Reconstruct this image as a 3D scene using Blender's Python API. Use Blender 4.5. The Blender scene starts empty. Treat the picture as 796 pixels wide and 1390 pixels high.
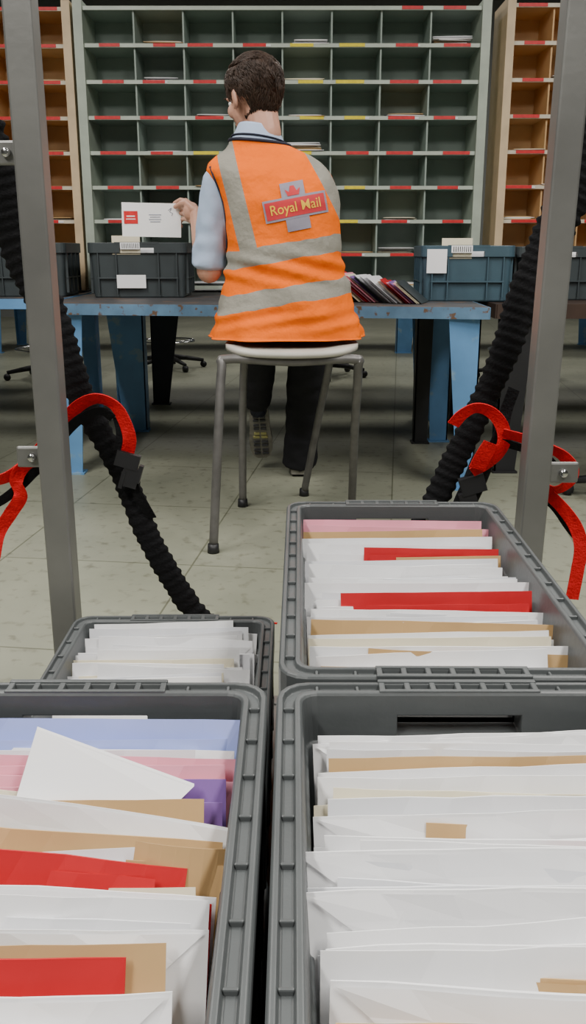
import bpy, bmesh, math, random
from mathutils import Vector, Matrix, noise
from mathutils.bvhtree import BVHTree
random.seed(7)
R=random.random
def U(a,b): return a+(b-a)*R()
COL=bpy.context.scene.collection

# ---------------------------------------------------------------- materials
def mat(name,col,rough=.5,metal=0,var=.12,scale=12,bump=0,bscale=60,emit=0,spec=.5,dirt=None,dirtamt=.0):
    m=bpy.data.materials.new(name); m.use_nodes=True
    nt=m.node_tree; n=nt.nodes; l=nt.links
    b=n['Principled BSDF']
    b.inputs['Roughness'].default_value=rough; b.inputs['Metallic'].default_value=metal
    b.inputs['Specular IOR Level'].default_value=spec
    tc=n.new('ShaderNodeTexCoord'); no=n.new('ShaderNodeTexNoise')
    no.inputs['Scale'].default_value=scale; no.inputs['Detail'].default_value=5
    l.new(tc.outputs['Object'],no.inputs['Vector'])
    r=n.new('ShaderNodeValToRGB'); l.new(no.outputs['Fac'],r.inputs['Fac'])
    r.color_ramp.elements[0].position=.3; r.color_ramp.elements[1].position=.7
    r.color_ramp.elements[0].color=[c*(1-var) for c in col]+[1]
    r.color_ramp.elements[1].color=[min(1,c*(1+var)) for c in col]+[1]
    out=r.outputs['Color']
    if dirt:
        n2=n.new('ShaderNodeTexNoise'); n2.inputs['Scale'].default_value=scale*2.3; n2.inputs['Detail'].default_value=8
        l.new(tc.outputs['Object'],n2.inputs['Vector'])
        r2=n.new('ShaderNodeValToRGB'); l.new(n2.outputs['Fac'],r2.inputs['Fac'])
        r2.color_ramp.elements[0].position=.62-dirtamt; r2.color_ramp.elements[1].position=.68-dirtamt
        mx=n.new('ShaderNodeMix'); mx.data_type='RGBA'
        l.new(r2.outputs['Color'],mx.inputs['Factor']); l.new(out,mx.inputs['A']); mx.inputs['B'].default_value=list(dirt)+[1]
        out=mx.outputs['Result']
    l.new(out,b.inputs['Base Color'])
    if bump:
        nb=n.new('ShaderNodeTexNoise'); nb.inputs['Scale'].default_value=bscale; nb.inputs['Detail'].default_value=4
        l.new(tc.outputs['Object'],nb.inputs['Vector'])
        bp=n.new('ShaderNodeBump'); bp.inputs['Strength'].default_value=bump; bp.inputs['Distance'].default_value=.01
        l.new(nb.outputs['Fac'],bp.inputs['Height']); l.new(bp.outputs['Normal'],b.inputs['Normal'])
    if emit:
        b.inputs['Emission Color'].default_value=list(col)+[1]; b.inputs['Emission Strength'].default_value=emit
    return m

GREEN=mat('green_grey_paint',(.31,.38,.335),.5,var=.08,scale=3,bump=.05)
GREENL=mat('shelf_lip_paint',(.50,.56,.48),.45,var=.08)
GREENF=mat('shelf_frame_paint',(.42,.48,.40),.45,var=.1)
WOOD=mat('orange_plywood',(.62,.38,.17),.5,var=.15,scale=4)
WOODL=mat('pale_wood_edge',(.66,.50,.31),.5,var=.1)
WOODLIP=mat('wood_shelf_lip',(.68,.61,.48),.5)
REDL=mat('red_label',(.66,.018,.022),.5,var=.15,scale=60)
YELL=mat('yellow_label',(.88,.72,.02),.5,var=.1,scale=60)
WHITE=mat('white_paper',(.92,.92,.93),.75,var=.02,scale=6,bump=.10,bscale=14)
WHITE2=mat('off_white_paper',(.82,.83,.86),.75,var=.03,scale=6,bump=.10,bscale=14)
CREAM=mat('cream_paper',(.84,.77,.58),.75,var=.04)
TAN=mat('manila_paper',(.56,.36,.16),.75,var=.07)
REDP=mat('red_paper',(.56,.008,.015),.6,var=.08)
PINK=mat('pink_paper',(.88,.36,.46),.7,var=.05)
LAV=mat('lavender_paper',(.36,.44,.86),.7,var=.05)
PURP=mat('purple_paper',(.24,.12,.40),.7,var=.05)
INK=mat('blue_grey_ink',(.25,.27,.35),.8)
TRAY=mat('grey_plastic',(.082,.090,.092),.42,var=.12,scale=9,bump=.04,bscale=120)
TRAYB=mat('blue_grey_plastic',(.05,.095,.125),.42,var=.12,scale=9,bump=.04,bscale=120)
TRAYD=mat('dark_plastic',(.045,.056,.06),.42,var=.12,scale=9)
STEEL=mat('grey_steel',(.22,.22,.21),.42,metal=.5,var=.16,scale=5,bump=.03,bscale=60)
BLUE=mat('blue_paint',(.12,.29,.54),.45,var=.12,scale=6,dirt=(.22,.36,.50),dirtamt=.02)
BLUED=mat('chipped_blue_paint',(.11,.21,.33),.5,var=.2,scale=14,dirt=(.13,.075,.045),dirtamt=.05)
TOP=mat('worn_table_top',(.075,.075,.08),.5,var=.3,scale=5,dirt=(.13,.09,.07),dirtamt=.07)
BLACK=mat('black_paint',(.015,.015,.017),.5)
BROWN=mat('dark_brown_board',(.045,.026,.018),.5,var=.2)
RUB=mat('black_webbing',(.008,.008,.009),.9,bump=.4,bscale=150,spec=.2)
REDW=mat('red_webbing',(.70,.014,.018),.75,var=.15,scale=80,bump=.4,bscale=250,spec=.15)
CHROME=mat('chrome',(.6,.6,.6),.2,metal=1)
SEATM=mat('grey_plastic_seat',(.52,.50,.44),.45,var=.08)
TUBEM=mat('grey_tube_steel',(.15,.145,.14),.4,metal=.4,var=.2,scale=20)
SKIN=mat('skin',(.58,.31,.22),.5,var=.08,scale=25,bump=.05)
SHIRT=mat('pale_blue_shirt',(.42,.52,.70),.8,var=.05,scale=10,bump=.3,bscale=20)
TROU=mat('charcoal_trousers',(.016,.016,.019),.85,bump=.4,bscale=25,spec=.2)
HAIR=mat('brown_hair',(.050,.028,.018),.5,var=.35,scale=40)
NAVY=mat('navy_trim',(.01,.012,.03),.7)
SHOE=mat('shoe_fabric',(.05,.05,.055),.7,var=.3,scale=50)
SOLE=mat('shoe_sole',(.20,.19,.16),.7,var=.2,scale=60)
YSOLE=mat('shoe_accent',(.35,.33,.12),.7)
EYE=mat('eye_white',(.8,.8,.78),.3); IRIS=mat('iris',(.08,.05,.03),.3)
LOGOG=mat('grey_emblem',(.26,.24,.30),.6); LOGOR=mat('red_emblem',(.58,.02,.03),.6); LOGOY=mat('yellow_emblem',(.90,.52,.03),.6)

# ---------------------------------------------------------------- mesh builder
class MB:
    def __init__(s): s.v=[];s.f=[];s.m=[];s.sm=[];s.mats=[]
    def mi(s,m):
        if m not in s.mats: s.mats.append(m)
        return s.mats.index(m)
    def add(s,vs,fs,m,smooth=False):
        o=len(s.v); s.v+=[Vector(v) for v in vs]; k=s.mi(m)
        for f in fs: s.f.append([i+o for i in f]); s.m.append(k); s.sm.append(smooth)
    def box(s,c,d,m,M=None):
        x,y,z=[k/2 for k in d]; c=Vector(c)
        vs=[Vector((a*x,b*y,e*z)) for a in(-1,1) for b in(-1,1) for e in(-1,1)]
        if M is not None: vs=[M@v for v in vs]
        vs=[v+c for v in vs]
        s.add(vs,[(0,1,3,2),(4,6,7,5),(0,4,5,1),(2,3,7,6),(0,2,6,4),(1,5,7,3)],m)
    def prism(s,pts,vec,m):
        n=len(pts); vec=Vector(vec); pts=[Vector(p) for p in pts]
        vs=pts+[p+vec for p in pts]
        fs=[list(range(n))[::-1],list(range(n,2*n))]+[(i,(i+1)%n,n+(i+1)%n,n+i) for i in range(n)]
        s.add(vs,fs,m)
    def loft(s,rings,m,smooth=True,caps=True):
        n=len(rings[0]); vs=[p for r in rings for p in r]; fs=[]
        for i in range(len(rings)-1):
            for j in range(n):
                a=i*n+j;b=i*n+(j+1)%n; fs.append((a,b,b+n,a+n))
        if caps: fs.append(list(range(n))[::-1]); fs.append([(len(rings)-1)*n+j for j in range(n)])
        s.add(vs,fs,m,smooth)
    def tube(s,pts,rad,m,n=12,smooth=True,flat=1.0,ref=None):
        pts=[Vector(p) for p in pts]
        if not hasattr(rad,'__len__'): rad=[rad]*len(pts)
        rings=[];a=None
        for i,p in enumerate(pts):
            t=(pts[min(i+1,len(pts)-1)]-pts[max(i-1,0)]).normalized()
            if ref is not None: a=t.cross(Vector(ref)).normalized()
            elif a is None:
                a=t.cross(Vector((0,0,1)) if abs(t.z)<.9 else Vector((1,0,0))).normalized()
            else: a=(a-t*a.dot(t)).normalized()
            b=t.cross(a).normalized()
            rings.append([p+rad[i]*(a*math.cos(2*math.pi*k/n)+b*flat*math.sin(2*math.pi*k/n)) for k in range(n)])
        s.loft(rings,m,smooth)
    def ellip(s,c,r,m,M=None,nu=16,nv=10):
        c=Vector(c);rings=[]
        for i in range(nv+1):
            ph=math.pi*(.02+.96*i/nv)
            ring=[Vector((r[0]*math.sin(ph)*math.cos(2*math.pi*j/nu),r[1]*math.sin(ph)*math.sin(2*math.pi*j/nu),-r[2]*math.cos(ph))) for j in range(nu)]
            if M is not None: ring=[M@q for q in ring]
            rings.append([q+c for q in ring])
        s.loft(rings,m)
    def limb(s,a,b,ra,rb,m):
        a=Vector(a);b=Vector(b)
        s.tube([a,a.lerp(b,.5),b],[ra,(ra+rb)/2,rb],m,n=16); s.ellip(a,(ra,)*3,m); s.ellip(b,(rb,)*3,m)
    def ribbon(s,pts,w,th,m,ref=(0,1,0)):
        pts=[Vector(p) for p in pts]; rings=[]
        for i,p in enumerate(pts):
            t=(pts[min(i+1,len(pts)-1)]-pts[max(i-1,0)]).normalized()
            a=t.cross(Vector(ref)).normalized(); b=t.cross(a).normalized()
            rings.append([p+a*w/2+b*th/2,p-a*w/2+b*th/2,p-a*w/2-b*th/2,p+a*w/2-b*th/2])
        s.loft(rings,m,smooth=False)
    def mesh_in(s,me,M=None):
        o=len(s.v); s.v+=[(M@v.co if M is not None else v.co.copy()) for v in me.vertices]
        ks=[s.mi(x) for x in me.materials]
        for p in me.polygons:
            s.f.append([i+o for i in p.vertices]); s.m.append(ks[p.material_index]); s.sm.append(p.use_smooth)
    def done(s,name,parent=None,bevel=0,loc=None,rz=0):
        me=bpy.data.meshes.new(name); me.from_pydata([tuple(v) for v in s.v],[],s.f)
        for m in s.mats: me.materials.append(m)
        me.polygons.foreach_set('material_index',s.m); me.polygons.foreach_set('use_smooth',s.sm)
        me.validate(); me.update()
        bm=bmesh.new(); bm.from_mesh(me); bmesh.ops.recalc_face_normals(bm,faces=bm.faces); bm.to_mesh(me); bm.free()
        return place(me,name,parent,bevel,loc,rz)
def place(me,name,parent=None,bevel=0,loc=None,rz=0):
    o=bpy.data.objects.new(name,me); COL.objects.link(o)
    if parent: o.parent=parent
    if loc: o.location=loc
    o.rotation_euler[2]=rz
    if bevel:
        b=o.modifiers.new('bevel','BEVEL'); b.width=bevel; b.segments=2; b.limit_method='ANGLE'; b.angle_limit=math.radians(50)
    return o
def empty(name,loc=(0,0,0)):
    e=bpy.data.objects.new(name,None); COL.objects.link(e); e.location=loc; e.empty_display_size=.1; return e
def remesh(mb,voxel,smooth=4,fac=.5):
    o=mb.done('tmp'); r=o.modifiers.new('r','REMESH'); r.mode='VOXEL'; r.voxel_size=voxel
    s=o.modifiers.new('s','SMOOTH'); s.iterations=smooth; s.factor=fac
    bpy.context.view_layer.update()
    me=bpy.data.meshes.new_from_object(o.evaluated_get(bpy.context.evaluated_depsgraph_get()))
    bpy.data.objects.remove(o); me.materials.clear()
    for p in me.polygons: p.use_smooth=True
    return me
def catmull(P,step=8):
    P=[Vector(p) for p in P]; P=[2*P[0]-P[1]]+P+[2*P[-1]-P[-2]]; out=[]
    for i in range(1,len(P)-2):
        for k in range(step):
            t=k/step; a,b,c,d=P[i-1:i+3]
            out.append(.5*((2*b)+(c-a)*t+(2*a-5*b+4*c-d)*t*t+(3*b-a-3*c+d)*t**3))
    out.append(P[-2]); return out

# ---------------------------------------------------------------- camera
cam=bpy.data.objects.new('camera',bpy.data.cameras.new('camera')); COL.objects.link(cam)
cam.data.sensor_fit='VERTICAL'; cam.data.sensor_height=36; cam.data.lens=30.04; cam.data.shift_y=-.0324
cam.location=(0,0,.96); cam.rotation_euler=(math.radians(75.04),0,0); cam.data.clip_start=.02
bpy.context.scene.camera=cam

# ---------------------------------------------------------------- room
fm=bpy.data.materials.new('floor_vinyl'); fm.use_nodes=True
nt=fm.node_tree;n=nt.nodes;l=nt.links;b=n['Principled BSDF']; b.inputs['Roughness'].default_value=.42
tc=n.new('ShaderNodeTexCoord')
n1=n.new('ShaderNodeTexNoise');n1.inputs['Scale'].default_value=1.3;n1.inputs['Detail'].default_value=8;n1.inputs['Roughness'].default_value=.6
r1=n.new('ShaderNodeValToRGB');r1.color_ramp.elements[0].position=.3;r1.color_ramp.elements[1].position=.7
r1.color_ramp.elements[0].color=(.205,.215,.16,1);r1.color_ramp.elements[1].color=(.325,.33,.25,1)
br=n.new('ShaderNodeTexBrick');br.offset=0;br.inputs['Scale'].default_value=1;br.inputs['Brick Width'].default_value=.62;br.inputs['Row Height'].default_value=.62
br.inputs['Mortar Size'].default_value=.003;br.inputs['Color1'].default_value=(1,1,1,1);br.inputs['Color2'].default_value=(.94,.94,.95,1);br.inputs['Mortar'].default_value=(.5,.5,.45,1)
mp=n.new('ShaderNodeMapping');mp.inputs['Rotation'].default_value=(0,0,.12)
l.new(tc.outputs['Object'],mp.inputs['Vector']);l.new(mp.outputs['Vector'],br.inputs['Vector'])
mm=n.new('ShaderNodeMix');mm.data_type='RGBA';mm.blend_type='MULTIPLY';mm.inputs['Factor'].default_value=1
n3=n.new('ShaderNodeTexNoise');n3.inputs['Scale'].default_value=26;n3.inputs['Detail'].default_value=8
r3=n.new('ShaderNodeValToRGB');r3.color_ramp.elements[0].position=.28;r3.color_ramp.elements[1].position=.44
r3.color_ramp.elements[0].color=(.62,.6,.57,1);r3.color_ramp.elements[1].color=(1,1,1,1)
m2=n.new('ShaderNodeMix');m2.data_type='RGBA';m2.blend_type='MULTIPLY';m2.inputs['Factor'].default_value=1
for q in(n1,n3): l.new(tc.outputs['Object'],q.inputs['Vector'])
l.new(n1.outputs['Fac'],r1.inputs['Fac']);l.new(r1.outputs['Color'],mm.inputs['A']);l.new(br.outputs['Color'],mm.inputs['B'])
l.new(n3.outputs['Fac'],r3.inputs['Fac']);l.new(mm.outputs['Result'],m2.inputs['A']);l.new(r3.outputs['Color'],m2.inputs['B'])
l.new(m2.outputs['Result'],b.inputs['Base Color'])
WALL=mat('wall_paint',(.20,.21,.20),.7,var=.08,scale=1); CEIL=mat('ceiling_paint',(.22,.22,.21),.8,var=.05)
X0,X1,Y0,Y1,H=-6.5,6.5,-4.5,13,4.4
def rb(name,c,d,m):
    mb=MB(); mb.box(c,d,m); return mb.done(name)
rb('floor',(0,(Y0+Y1)/2,-.05),(X1-X0,Y1-Y0,.1),fm)
rb('ceiling',(0,(Y0+Y1)/2,H+.05),(X1-X0,Y1-Y0,.1),CEIL)
rb('wall_back',(0,Y1+.05,H/2),(X1-X0+.2,.1,H),WALL); rb('wall_front',(0,Y0-.05,H/2),(X1-X0+.2,.1,H),WALL)
rb('wall_left',(X0-.05,(Y0+Y1)/2,H/2),(.1,Y1-Y0,H),WALL); rb('wall_right',(X1+.05,(Y0+Y1)/2,H/2),(.1,Y1-Y0,H),WALL)
LAMPM=mat('lamp_tube',(1,.97,.9),.5,var=0,emit=6)
for (lx,ly,lz,pw) in [(-1.5,-.7,3.1,88),(1.2,-.5,3.1,80),(-1.5,1.9,3.1,84),(1.5,1.9,3.1,84),(-2.6,6.2,4.28,55),(1.2,6.2,4.28,55),(-1,9.5,4.28,60),(3,9.5,4.28,60)]:
    e=empty('ceiling_light',(lx,ly,lz))
    mb=MB(); mb.box((0,0,.07),(.3,1.6,.08),CEIL); mb.tube([(-.07,-.75,.01),(-.07,.75,.01)],.018,LAMPM); mb.tube([(.07,-.75,.01),(.07,.75,.01)],.018,LAMPM)
    if lz<4: 
        for yy in(-.6,.6): mb.tube([(0,yy,.1),(0,yy,H-lz)],.006,STEEL,n=6)
    mb.done('fixture',e)
    ld=bpy.data.lights.new('lamp','AREA'); ld.shape='RECTANGLE'; ld.size=.35; ld.size_y=1.6; ld.energy=pw; ld.color=(1,.97,.92)
    lo=bpy.data.objects.new('lamp',ld); COL.objects.link(lo); lo.parent=e; lo.location=(0,0,-.05)

# ---------------------------------------------------------------- envelopes
def env(mb,p,w,h,th,m,tilt=0,yaw=0,roll=0,bend=0,nx=8,flap=False,rip=0):
    M=Matrix.Rotation(yaw,3,'Z')@Matrix.Rotation(roll,3,'Y')@Matrix.Rotation(-tilt,3,'X'); p=Vector(p)
    vs=[];nz=3
    bl=U(-.5,.5); sd=U(0,99)
    def wav(u,v): return bend*(1-(2*u/w)**2+bl*2*u/w)*(v/h)+rip*noise.noise(Vector((u*14,v*9,sd)))*(v/h)
    for side in(-1,1):
        for j in range(nz+1):
            for i in range(nx+1):
                u=-w/2+w*i/nx; v=h*j/nz; q=2*u/w
                y=side*th/2*(1-.6*q**4)*(1-.5*(j==nz))+wav(u,v)
                vs.append(p+M@Vector((u,y,v)))
    N=(nx+1)*(nz+1); fs=[]
    g=lambda s_,j,i: s_*N+j*(nx+1)+i
    for j in range(nz):
        for i in range(nx):
            fs.append((g(0,j,i),g(0,j,i+1),g(0,j+1,i+1),g(0,j+1,i))); fs.append((g(1,j,i),g(1,j+1,i),g(1,j+1,i+1),g(1,j,i+1)))
    for i in range(nx):
        fs.append((g(0,nz,i),g(0,nz,i+1),g(1,nz,i+1),g(1,nz,i))); fs.append((g(0,0,i),g(1,0,i),g(1,0,i+1),g(0,0,i+1)))
    for j in range(nz):
        fs.append((g(0,j,0),g(0,j+1,0),g(1,j+1,0),g(1,j,0))); fs.append((g(0,j,nx),g(1,j,nx),g(1,j+1,nx),g(0,j+1,nx)))
    mb.add(vs,fs,m,False)
    if flap:
        f=.5*h; rows=6; V=[];F=[]
        for k in range(rows+1):
            v=h-.002-(f*k/rows); half=(w/2-.003)*(1-k/rows)+.012*(k/rows)
            for i in range(7):
                u=-half+2*half*i/6
                V.append(p+M@Vector((u,-th/2-.0010+wav(u,v),v)))
        for k in range(rows):
            for i in range(6): a=k*7+i; F.append((a,a+1,a+8,a+7))
        mb.add(V,F,m)

# ---------------------------------------------------------------- trays
def rrect(a,b,z,r,k=4):
    out=[]
    for cx,cy,s in((a-r,b-r,0),(-a+r,b-r,1),(-a+r,-b+r,2),(a-r,-b+r,3)):
        for i in range(k+1):
            t=math.pi/2*(s+i/k); out.append(Vector((cx+r*math.cos(t),cy+r*math.sin(t),z)))
    return out
def tray_mesh(w,l,h,m,name):
    a,b=w/2,l/2; mb=MB()
    prof=[(.024,0),(.020,.006),(.012,h-.05),(.0,h-.046),(0,h-.003),(.002,h),(.006,h),(.0075,h-.006),(.0165,h-.006),(.018,h),(.0225,h),(.0245,h-.003),(.026,h-.02),(.028,h-.05),(.031,h-.052),(.036,.008)]
    mb.loft([rrect(a-i,b-i,z,max(.006,.03-i*.6)) for i,z in prof],m,smooth=False)
    sh=mb.done('tmp_shell'); 
    cb=MB()
    for s in(-1,1): cb.box((0,s*(b-.02),h-.035),(w*.34,.09,.022),m)
    co=cb.done('tmp_cut')
    bo=sh.modifiers.new('b','BOOLEAN'); bo.object=co; bo.operation='DIFFERENCE'; bo.solver='EXACT'
    bpy.context.view_layer.update()
    me=bpy.data.meshes.new_from_object(sh.evaluated_get(bpy.context.evaluated_depsgraph_get()))
    bpy.data.objects.remove(sh); bpy.data.objects.remove(co)
    out=MB(); out.mesh_in(me)
    for s in(-1,1):
        k=int(l/.055)
        for i in range(k):
            y=-b+.05+(l-.1)*i/(k-1); out.box((s*(a-.012),y,h-.006),(.010,.003,.009),m)
        k=int(w/.045)
        for i in range(k):
            x=-a+.04+(w-.08)*i/(k-1)
            if abs(x)>w*.23: out.box((x,s*(b-.012),h-.006),(.003,.010,.009),m)
        out.box((0,s*(b-.0020),h-.003),(w*.44,.006,.010),m); out.box((0,s*(b-.0205),h-.003),(w*.44,.005,.009),m)
        for i in range(7): out.box((-w*.21+w*.42*i/6,s*(b-.0115),h-.004),(.006,.016,.010),m)
        for i in range(int(l/.1)+1):
            y=-b+.05+(l-.1)*i/int(l/.1); out.box((s*(a-.008),y,h*.45),(.012,.005,h*.75),m)
        for x in(-a+.05,-w*.21,w*.21,a-.05): out.box((x,s*(b-.008),h*.45),(.005,.012,h*.75),m)
        out.box((s*(a-.007),0,h*.36),(.012,l-.09,.006),m); out.box((0,s*(b-.007),h*.36),(w-.09,.012,.006),m)
    mesh=out.done(name); d=mesh.data; bpy.data.objects.remove(mesh); return d
TM=tray_mesh(.362,.635,.222,TRAY,'mail_tray_mesh')
zb=.095
def tray_at(x,y,z,rz=0,me=TM):
    return place(me,'mail_tray',None,.0012,(x,y,z),rz)
tray_at(-.206,.465,zb); tray_at(-.206,.465,zb+.222)
tray_at(.165,.465,zb); tray_at(.165,.465,zb+.222)
tray_at(.168,1.108,zb); tray_at(.168,1.108,zb+.222,-.008)
tray_at(-.214,1.125,zb)
ZF=zb+.222+.010
def one(mb,m,yt,zt,xl,xr,tilt=.4,roll=0,floor=ZF,yaw=0,th=.003,bend=None,flap=False,rip=.008):
    h=min(.235,(zt-floor-.004)/math.cos(tilt)); 
    env(mb,((xl+xr)/2,yt-h*math.sin(tilt),zt-h*math.cos(tilt)),xr-xl,h,th,m,tilt,yaw,roll,U(-.005,.005) if bend is None else bend,flap=flap,rip=rip)
def fill(mb,x0,x1,ya,yb,zt,n,tilt,floor,cols,jz=.01,wmin=.7,jr=.03):
    for i in range(n):
        y=ya+(yb-ya)*i/(n-1); fr=U(wmin,1); w=(x1-x0)*fr; xl=x0+(x1-x0-w)*(U(0,.35) if R()<.7 else U(.5,1))
        one(mb,random.choice(cols),y,zt+U(-jz,jz),xl,xl+w,tilt+U(-.05,.05),U(-jr,jr),floor,U(-.03,.03),random.choice([.0012,.0015,.0025,.005]),flap=R()<.2)
W5=[WHITE]*7+[WHITE2]*4
# far right tray
mb=MB()
fill(mb,.03,.318,1.355,.86,.503,52,.22,ZF,W5+[CREAM,TAN],.012,jr=.05)
for m,y,z,a_,c_ in [(PINK,1.362,.524,.015,.314),(PINK,1.345,.518,.014,.318),(TAN,1.322,.519,.02,.312),(CREAM,1.312,.510,.02,.318),(WHITE,1.288,.519,.016,.318),(WHITE,1.262,.516,.018,.296),
   (REDP,1.235,.520,.105,.312),(REDP,1.226,.512,.115,.300),(TAN,1.220,.512,.16,.318),(WHITE2,1.205,.512,.02,.31),(WHITE,1.165,.518,.02,.300),(WHITE,1.13,.513,.022,.30),(WHITE,1.09,.522,.016,.335),
   (REDP,1.052,.524,.066,.318),(REDP,1.034,.514,.098,.310),(WHITE,1.018,.512,.02,.322),(WHITE2,1.0,.512,.02,.30),(TAN,.975,.516,.018,.324),(WHITE,.955,.511,.022,.315),(CREAM,.935,.514,.02,.31),(WHITE,.915,.513,.02,.322),(TAN,.874,.508,.03,.21),(WHITE,.862,.503,.11,.30)]:
    one(mb,m,y,z,a_,c_,.24,U(-.022,.022),ZF,U(-.02,.02),random.choice([.002,.004]))
mb.done('letters_in_tray')
# near right tray
mb=MB()
fill(mb,.020,.318,.715,.24,.506,52,.36,ZF,W5+[CREAM,TAN],.016,.78,.055)
for m,y,z,a_,c_ in [(WHITE,.728,.514,.028,.31),(WHITE,.714,.517,.026,.318),(WHITE2,.702,.512,.03,.31),(TAN,.684,.516,.034,.30),(WHITE,.674,.512,.028,.318),(WHITE,.650,.519,.024,.318),(CREAM,.634,.514,.03,.31),(WHITE2,.624,.516,.03,.31),
   (WHITE,.602,.520,.024,.318),(TAN,.590,.513,.1,.31),(WHITE,.578,.512,.022,.30),(REDP,.560,.514,.2,.318),(WHITE,.546,.526,.004,.315),(WHITE2,.524,.515,.012,.31),(WHITE,.507,.526,.010,.318),(WHITE,.482,.518,.03,.315),(WHITE,.455,.526,.016,.31),(TAN,.445,.512,.12,.31),(WHITE,.425,.52,.015,.30),(WHITE,.385,.522,.015,.31),(WHITE2,.34,.52,.02,.31)]:
    one(mb,m,y,z,a_,c_,.40,U(-.045,.045),ZF,U(-.03,.03),random.choice([.003,.006]),U(-.008,.008),flap=R()<.35,rip=.012)
mb.done('letters_in_tray')
# near left tray
mb=MB()
fill(mb,-.352,-.062,.712,.24,.493,42,.42,ZF,W5+[CREAM,TAN,TAN],.010,.75,.05)
for m,y,z,a_,c_,ro in [(LAV,.735,.524,-.354,-.050,0),(LAV,.722,.510,-.354,-.052,.01),(WHITE,.713,.506,-.35,-.058,.01),(WHITE2,.704,.510,-.35,-.090,0),(PINK,.690,.513,-.35,-.055,.02),(PINK,.676,.512,-.352,-.060,-.01),(PINK,.668,.506,-.352,-.056,.02),
   (PURP,.655,.512,-.15,-.056,0),(PINK,.648,.509,-.352,-.10,0),(CREAM,.640,.514,-.354,-.20,.07),(PURP,.632,.506,-.13,-.058,0),
   (TAN,.622,.516,-.22,-.072,-.02),(WHITE,.600,.528,-.350,-.065,.15),(TAN,.588,.512,-.34,-.070,.08),(WHITE,.572,.504,-.34,-.10,.09),(WHITE2,.562,.502,-.33,-.10,.04),
   (TAN,.568,.516,-.145,-.060,.12),(TAN,.556,.508,-.145,-.062,.10),(REDP,.552,.524,-.35,-.105,.12),(REDP,.540,.516,-.35,-.118,.07),(WHITE,.528,.512,-.33,-.070,.07),(REDP,.514,.508,-.12,-.066,.03),(WHITE,.508,.521,-.34,-.068,.06),(WHITE2,.494,.512,-.33,-.074,.02),
   (WHITE,.480,.517,-.33,-.062,.03),(TAN,.464,.517,-.32,-.082,.0),(REDP,.452,.518,-.34,-.110,.02),(WHITE,.436,.505,-.33,-.075,0),(WHITE,.40,.51,-.33,-.07,0),(TAN,.37,.51,-.33,-.08,0),(WHITE,.34,.51,-.33,-.07,0)]:
    one(mb,m,y,z,a_,c_,.46,ro,ZF,U(-.03,.03),random.choice([.002,.005]),U(-.008,.008),flap=(m is WHITE and R()<.5),rip=.012)
mb.prism([(-.224,.665,.556),(-.085,.640,.516),(-.10,.625,.508),(-.235,.60,.50)],(0,.002,.0012),WHITE)
mb.done('letters_in_tray')
# far left low tray
mb=MB(); z2=zb+.01
fill(mb,-.368,-.062,1.415,.86,.296,50,.25,z2,W5+[WHITE,CREAM],.014,.75,.06)
for y,z in ((1.41,.317),(1.36,.31),(1.31,.314),(1.26,.308)): one(mb,WHITE,y,z,-.35+U(0,.03),-.075-U(0,.03),.25,U(-.06,.06),z2)
mb.done('letters_in_tray')

# ---------------------------------------------------------------- trolley
mb=MB()
mb.box((0,.80,.084),(.98,1.46,.02),STEEL)
for s in(-1,1): mb.box((s*.475,.80,.075),(.035,1.5,.05),STEEL)
for y in(.07,1.53): mb.box((0,y,.075),(.98,.035,.045),STEEL)
def post(x0,x1,y,zt,w=.048):
    c0,c1=Vector((x0,y,.06)),Vector((x1,y,zt)); k=w/2
    mb.prism([c0+Vector(q) for q in((-k,-k,0),(k,-k,0),(k,k,0),(-k,k,0))],c1-c0,STEEL)
post(-.438,-.442,1.53,1.85); post(.448,.478,1.56,1.85)
for (x,z,s) in((-.438,.590,-1),(-.440,1.12,-1),(.458,.56,1),(.47,1.2,1)):
    mb.box((x+s*.045,1.545,z),(.06,.010,.040),STEEL); mb.tube([(x+s*.045,1.542,z),(x+s*.045,1.530,z)],.008,CHROME)
for x in(-.42,.42):
    for y in(.15,1.45):
        mb.tube([(x-.014,y,.034),(x+.014,y,.034)],.034,BLACK,n=20); mb.box((x,y,.058),(.045,.03,.022),STEEL)
mb.done('mail_trolley',None,.004)

# ---------------------------------------------------------------- straps
def ruched(P,w0,w1,period=.019):
    pts=catmull(P,44); s=0; rad=[]
    for i,p in enumerate(pts):
        if i: s+=(pts[i]-pts[i-1]).length
        f=i/(len(pts)-1); w=w0+(w1-w0)*min(1,f*1.8)
        rad.append(w*(1+.075*math.sin(2*math.pi*s/period+2.5*noise.noise(Vector((s*14,0,0))))+.10*noise.noise(Vector((s*45,3,1)))))
    mb=MB(); n=20; rings=[]
    for i,p in enumerate(pts):
        t=(pts[min(i+1,len(pts)-1)]-pts[max(i-1,0)]).normalized()
        a=t.cross(Vector((0,1,0))).normalized(); b=t.cross(a)
        rings.append([p+rad[i]*(1+.06*noise.noise(p*50+Vector((k*.9,0,0))))*(a*math.cos(2*math.pi*k/n)+b*.45*math.sin(2*math.pi*k/n)) for k in range(n)])
    mb.loft(rings,RUB); return mb
REF=(.05,.80,.58)
def rib(P,w=.026,m=REDW,ref=REF,th=.0022): mb.ribbon(catmull(P,10),w,th,m,ref=ref)
mb=ruched([(-.60,1.66,1.24),(-.556,1.66,1.13),(-.515,1.66,.975),(-.456,1.65,.824),(-.413,1.65,.683),(-.342,1.65,.534),(-.29,1.65,.387),(-.212,1.66,.235),(-.16,1.68,.17)],.050,.0245)
rib([(-.452,1.615,.628),(-.432,1.605,.652),(-.400,1.60,.680),(-.368,1.598,.690),(-.338,1.60,.676),(-.322,1.605,.645),(-.315,1.61,.610),(-.322,1.62,.580)])
rib([(-.452,1.612,.606),(-.425,1.604,.634),(-.398,1.60,.655),(-.365,1.60,.666),(-.345,1.61,.650)],.020,RUB)
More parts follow.
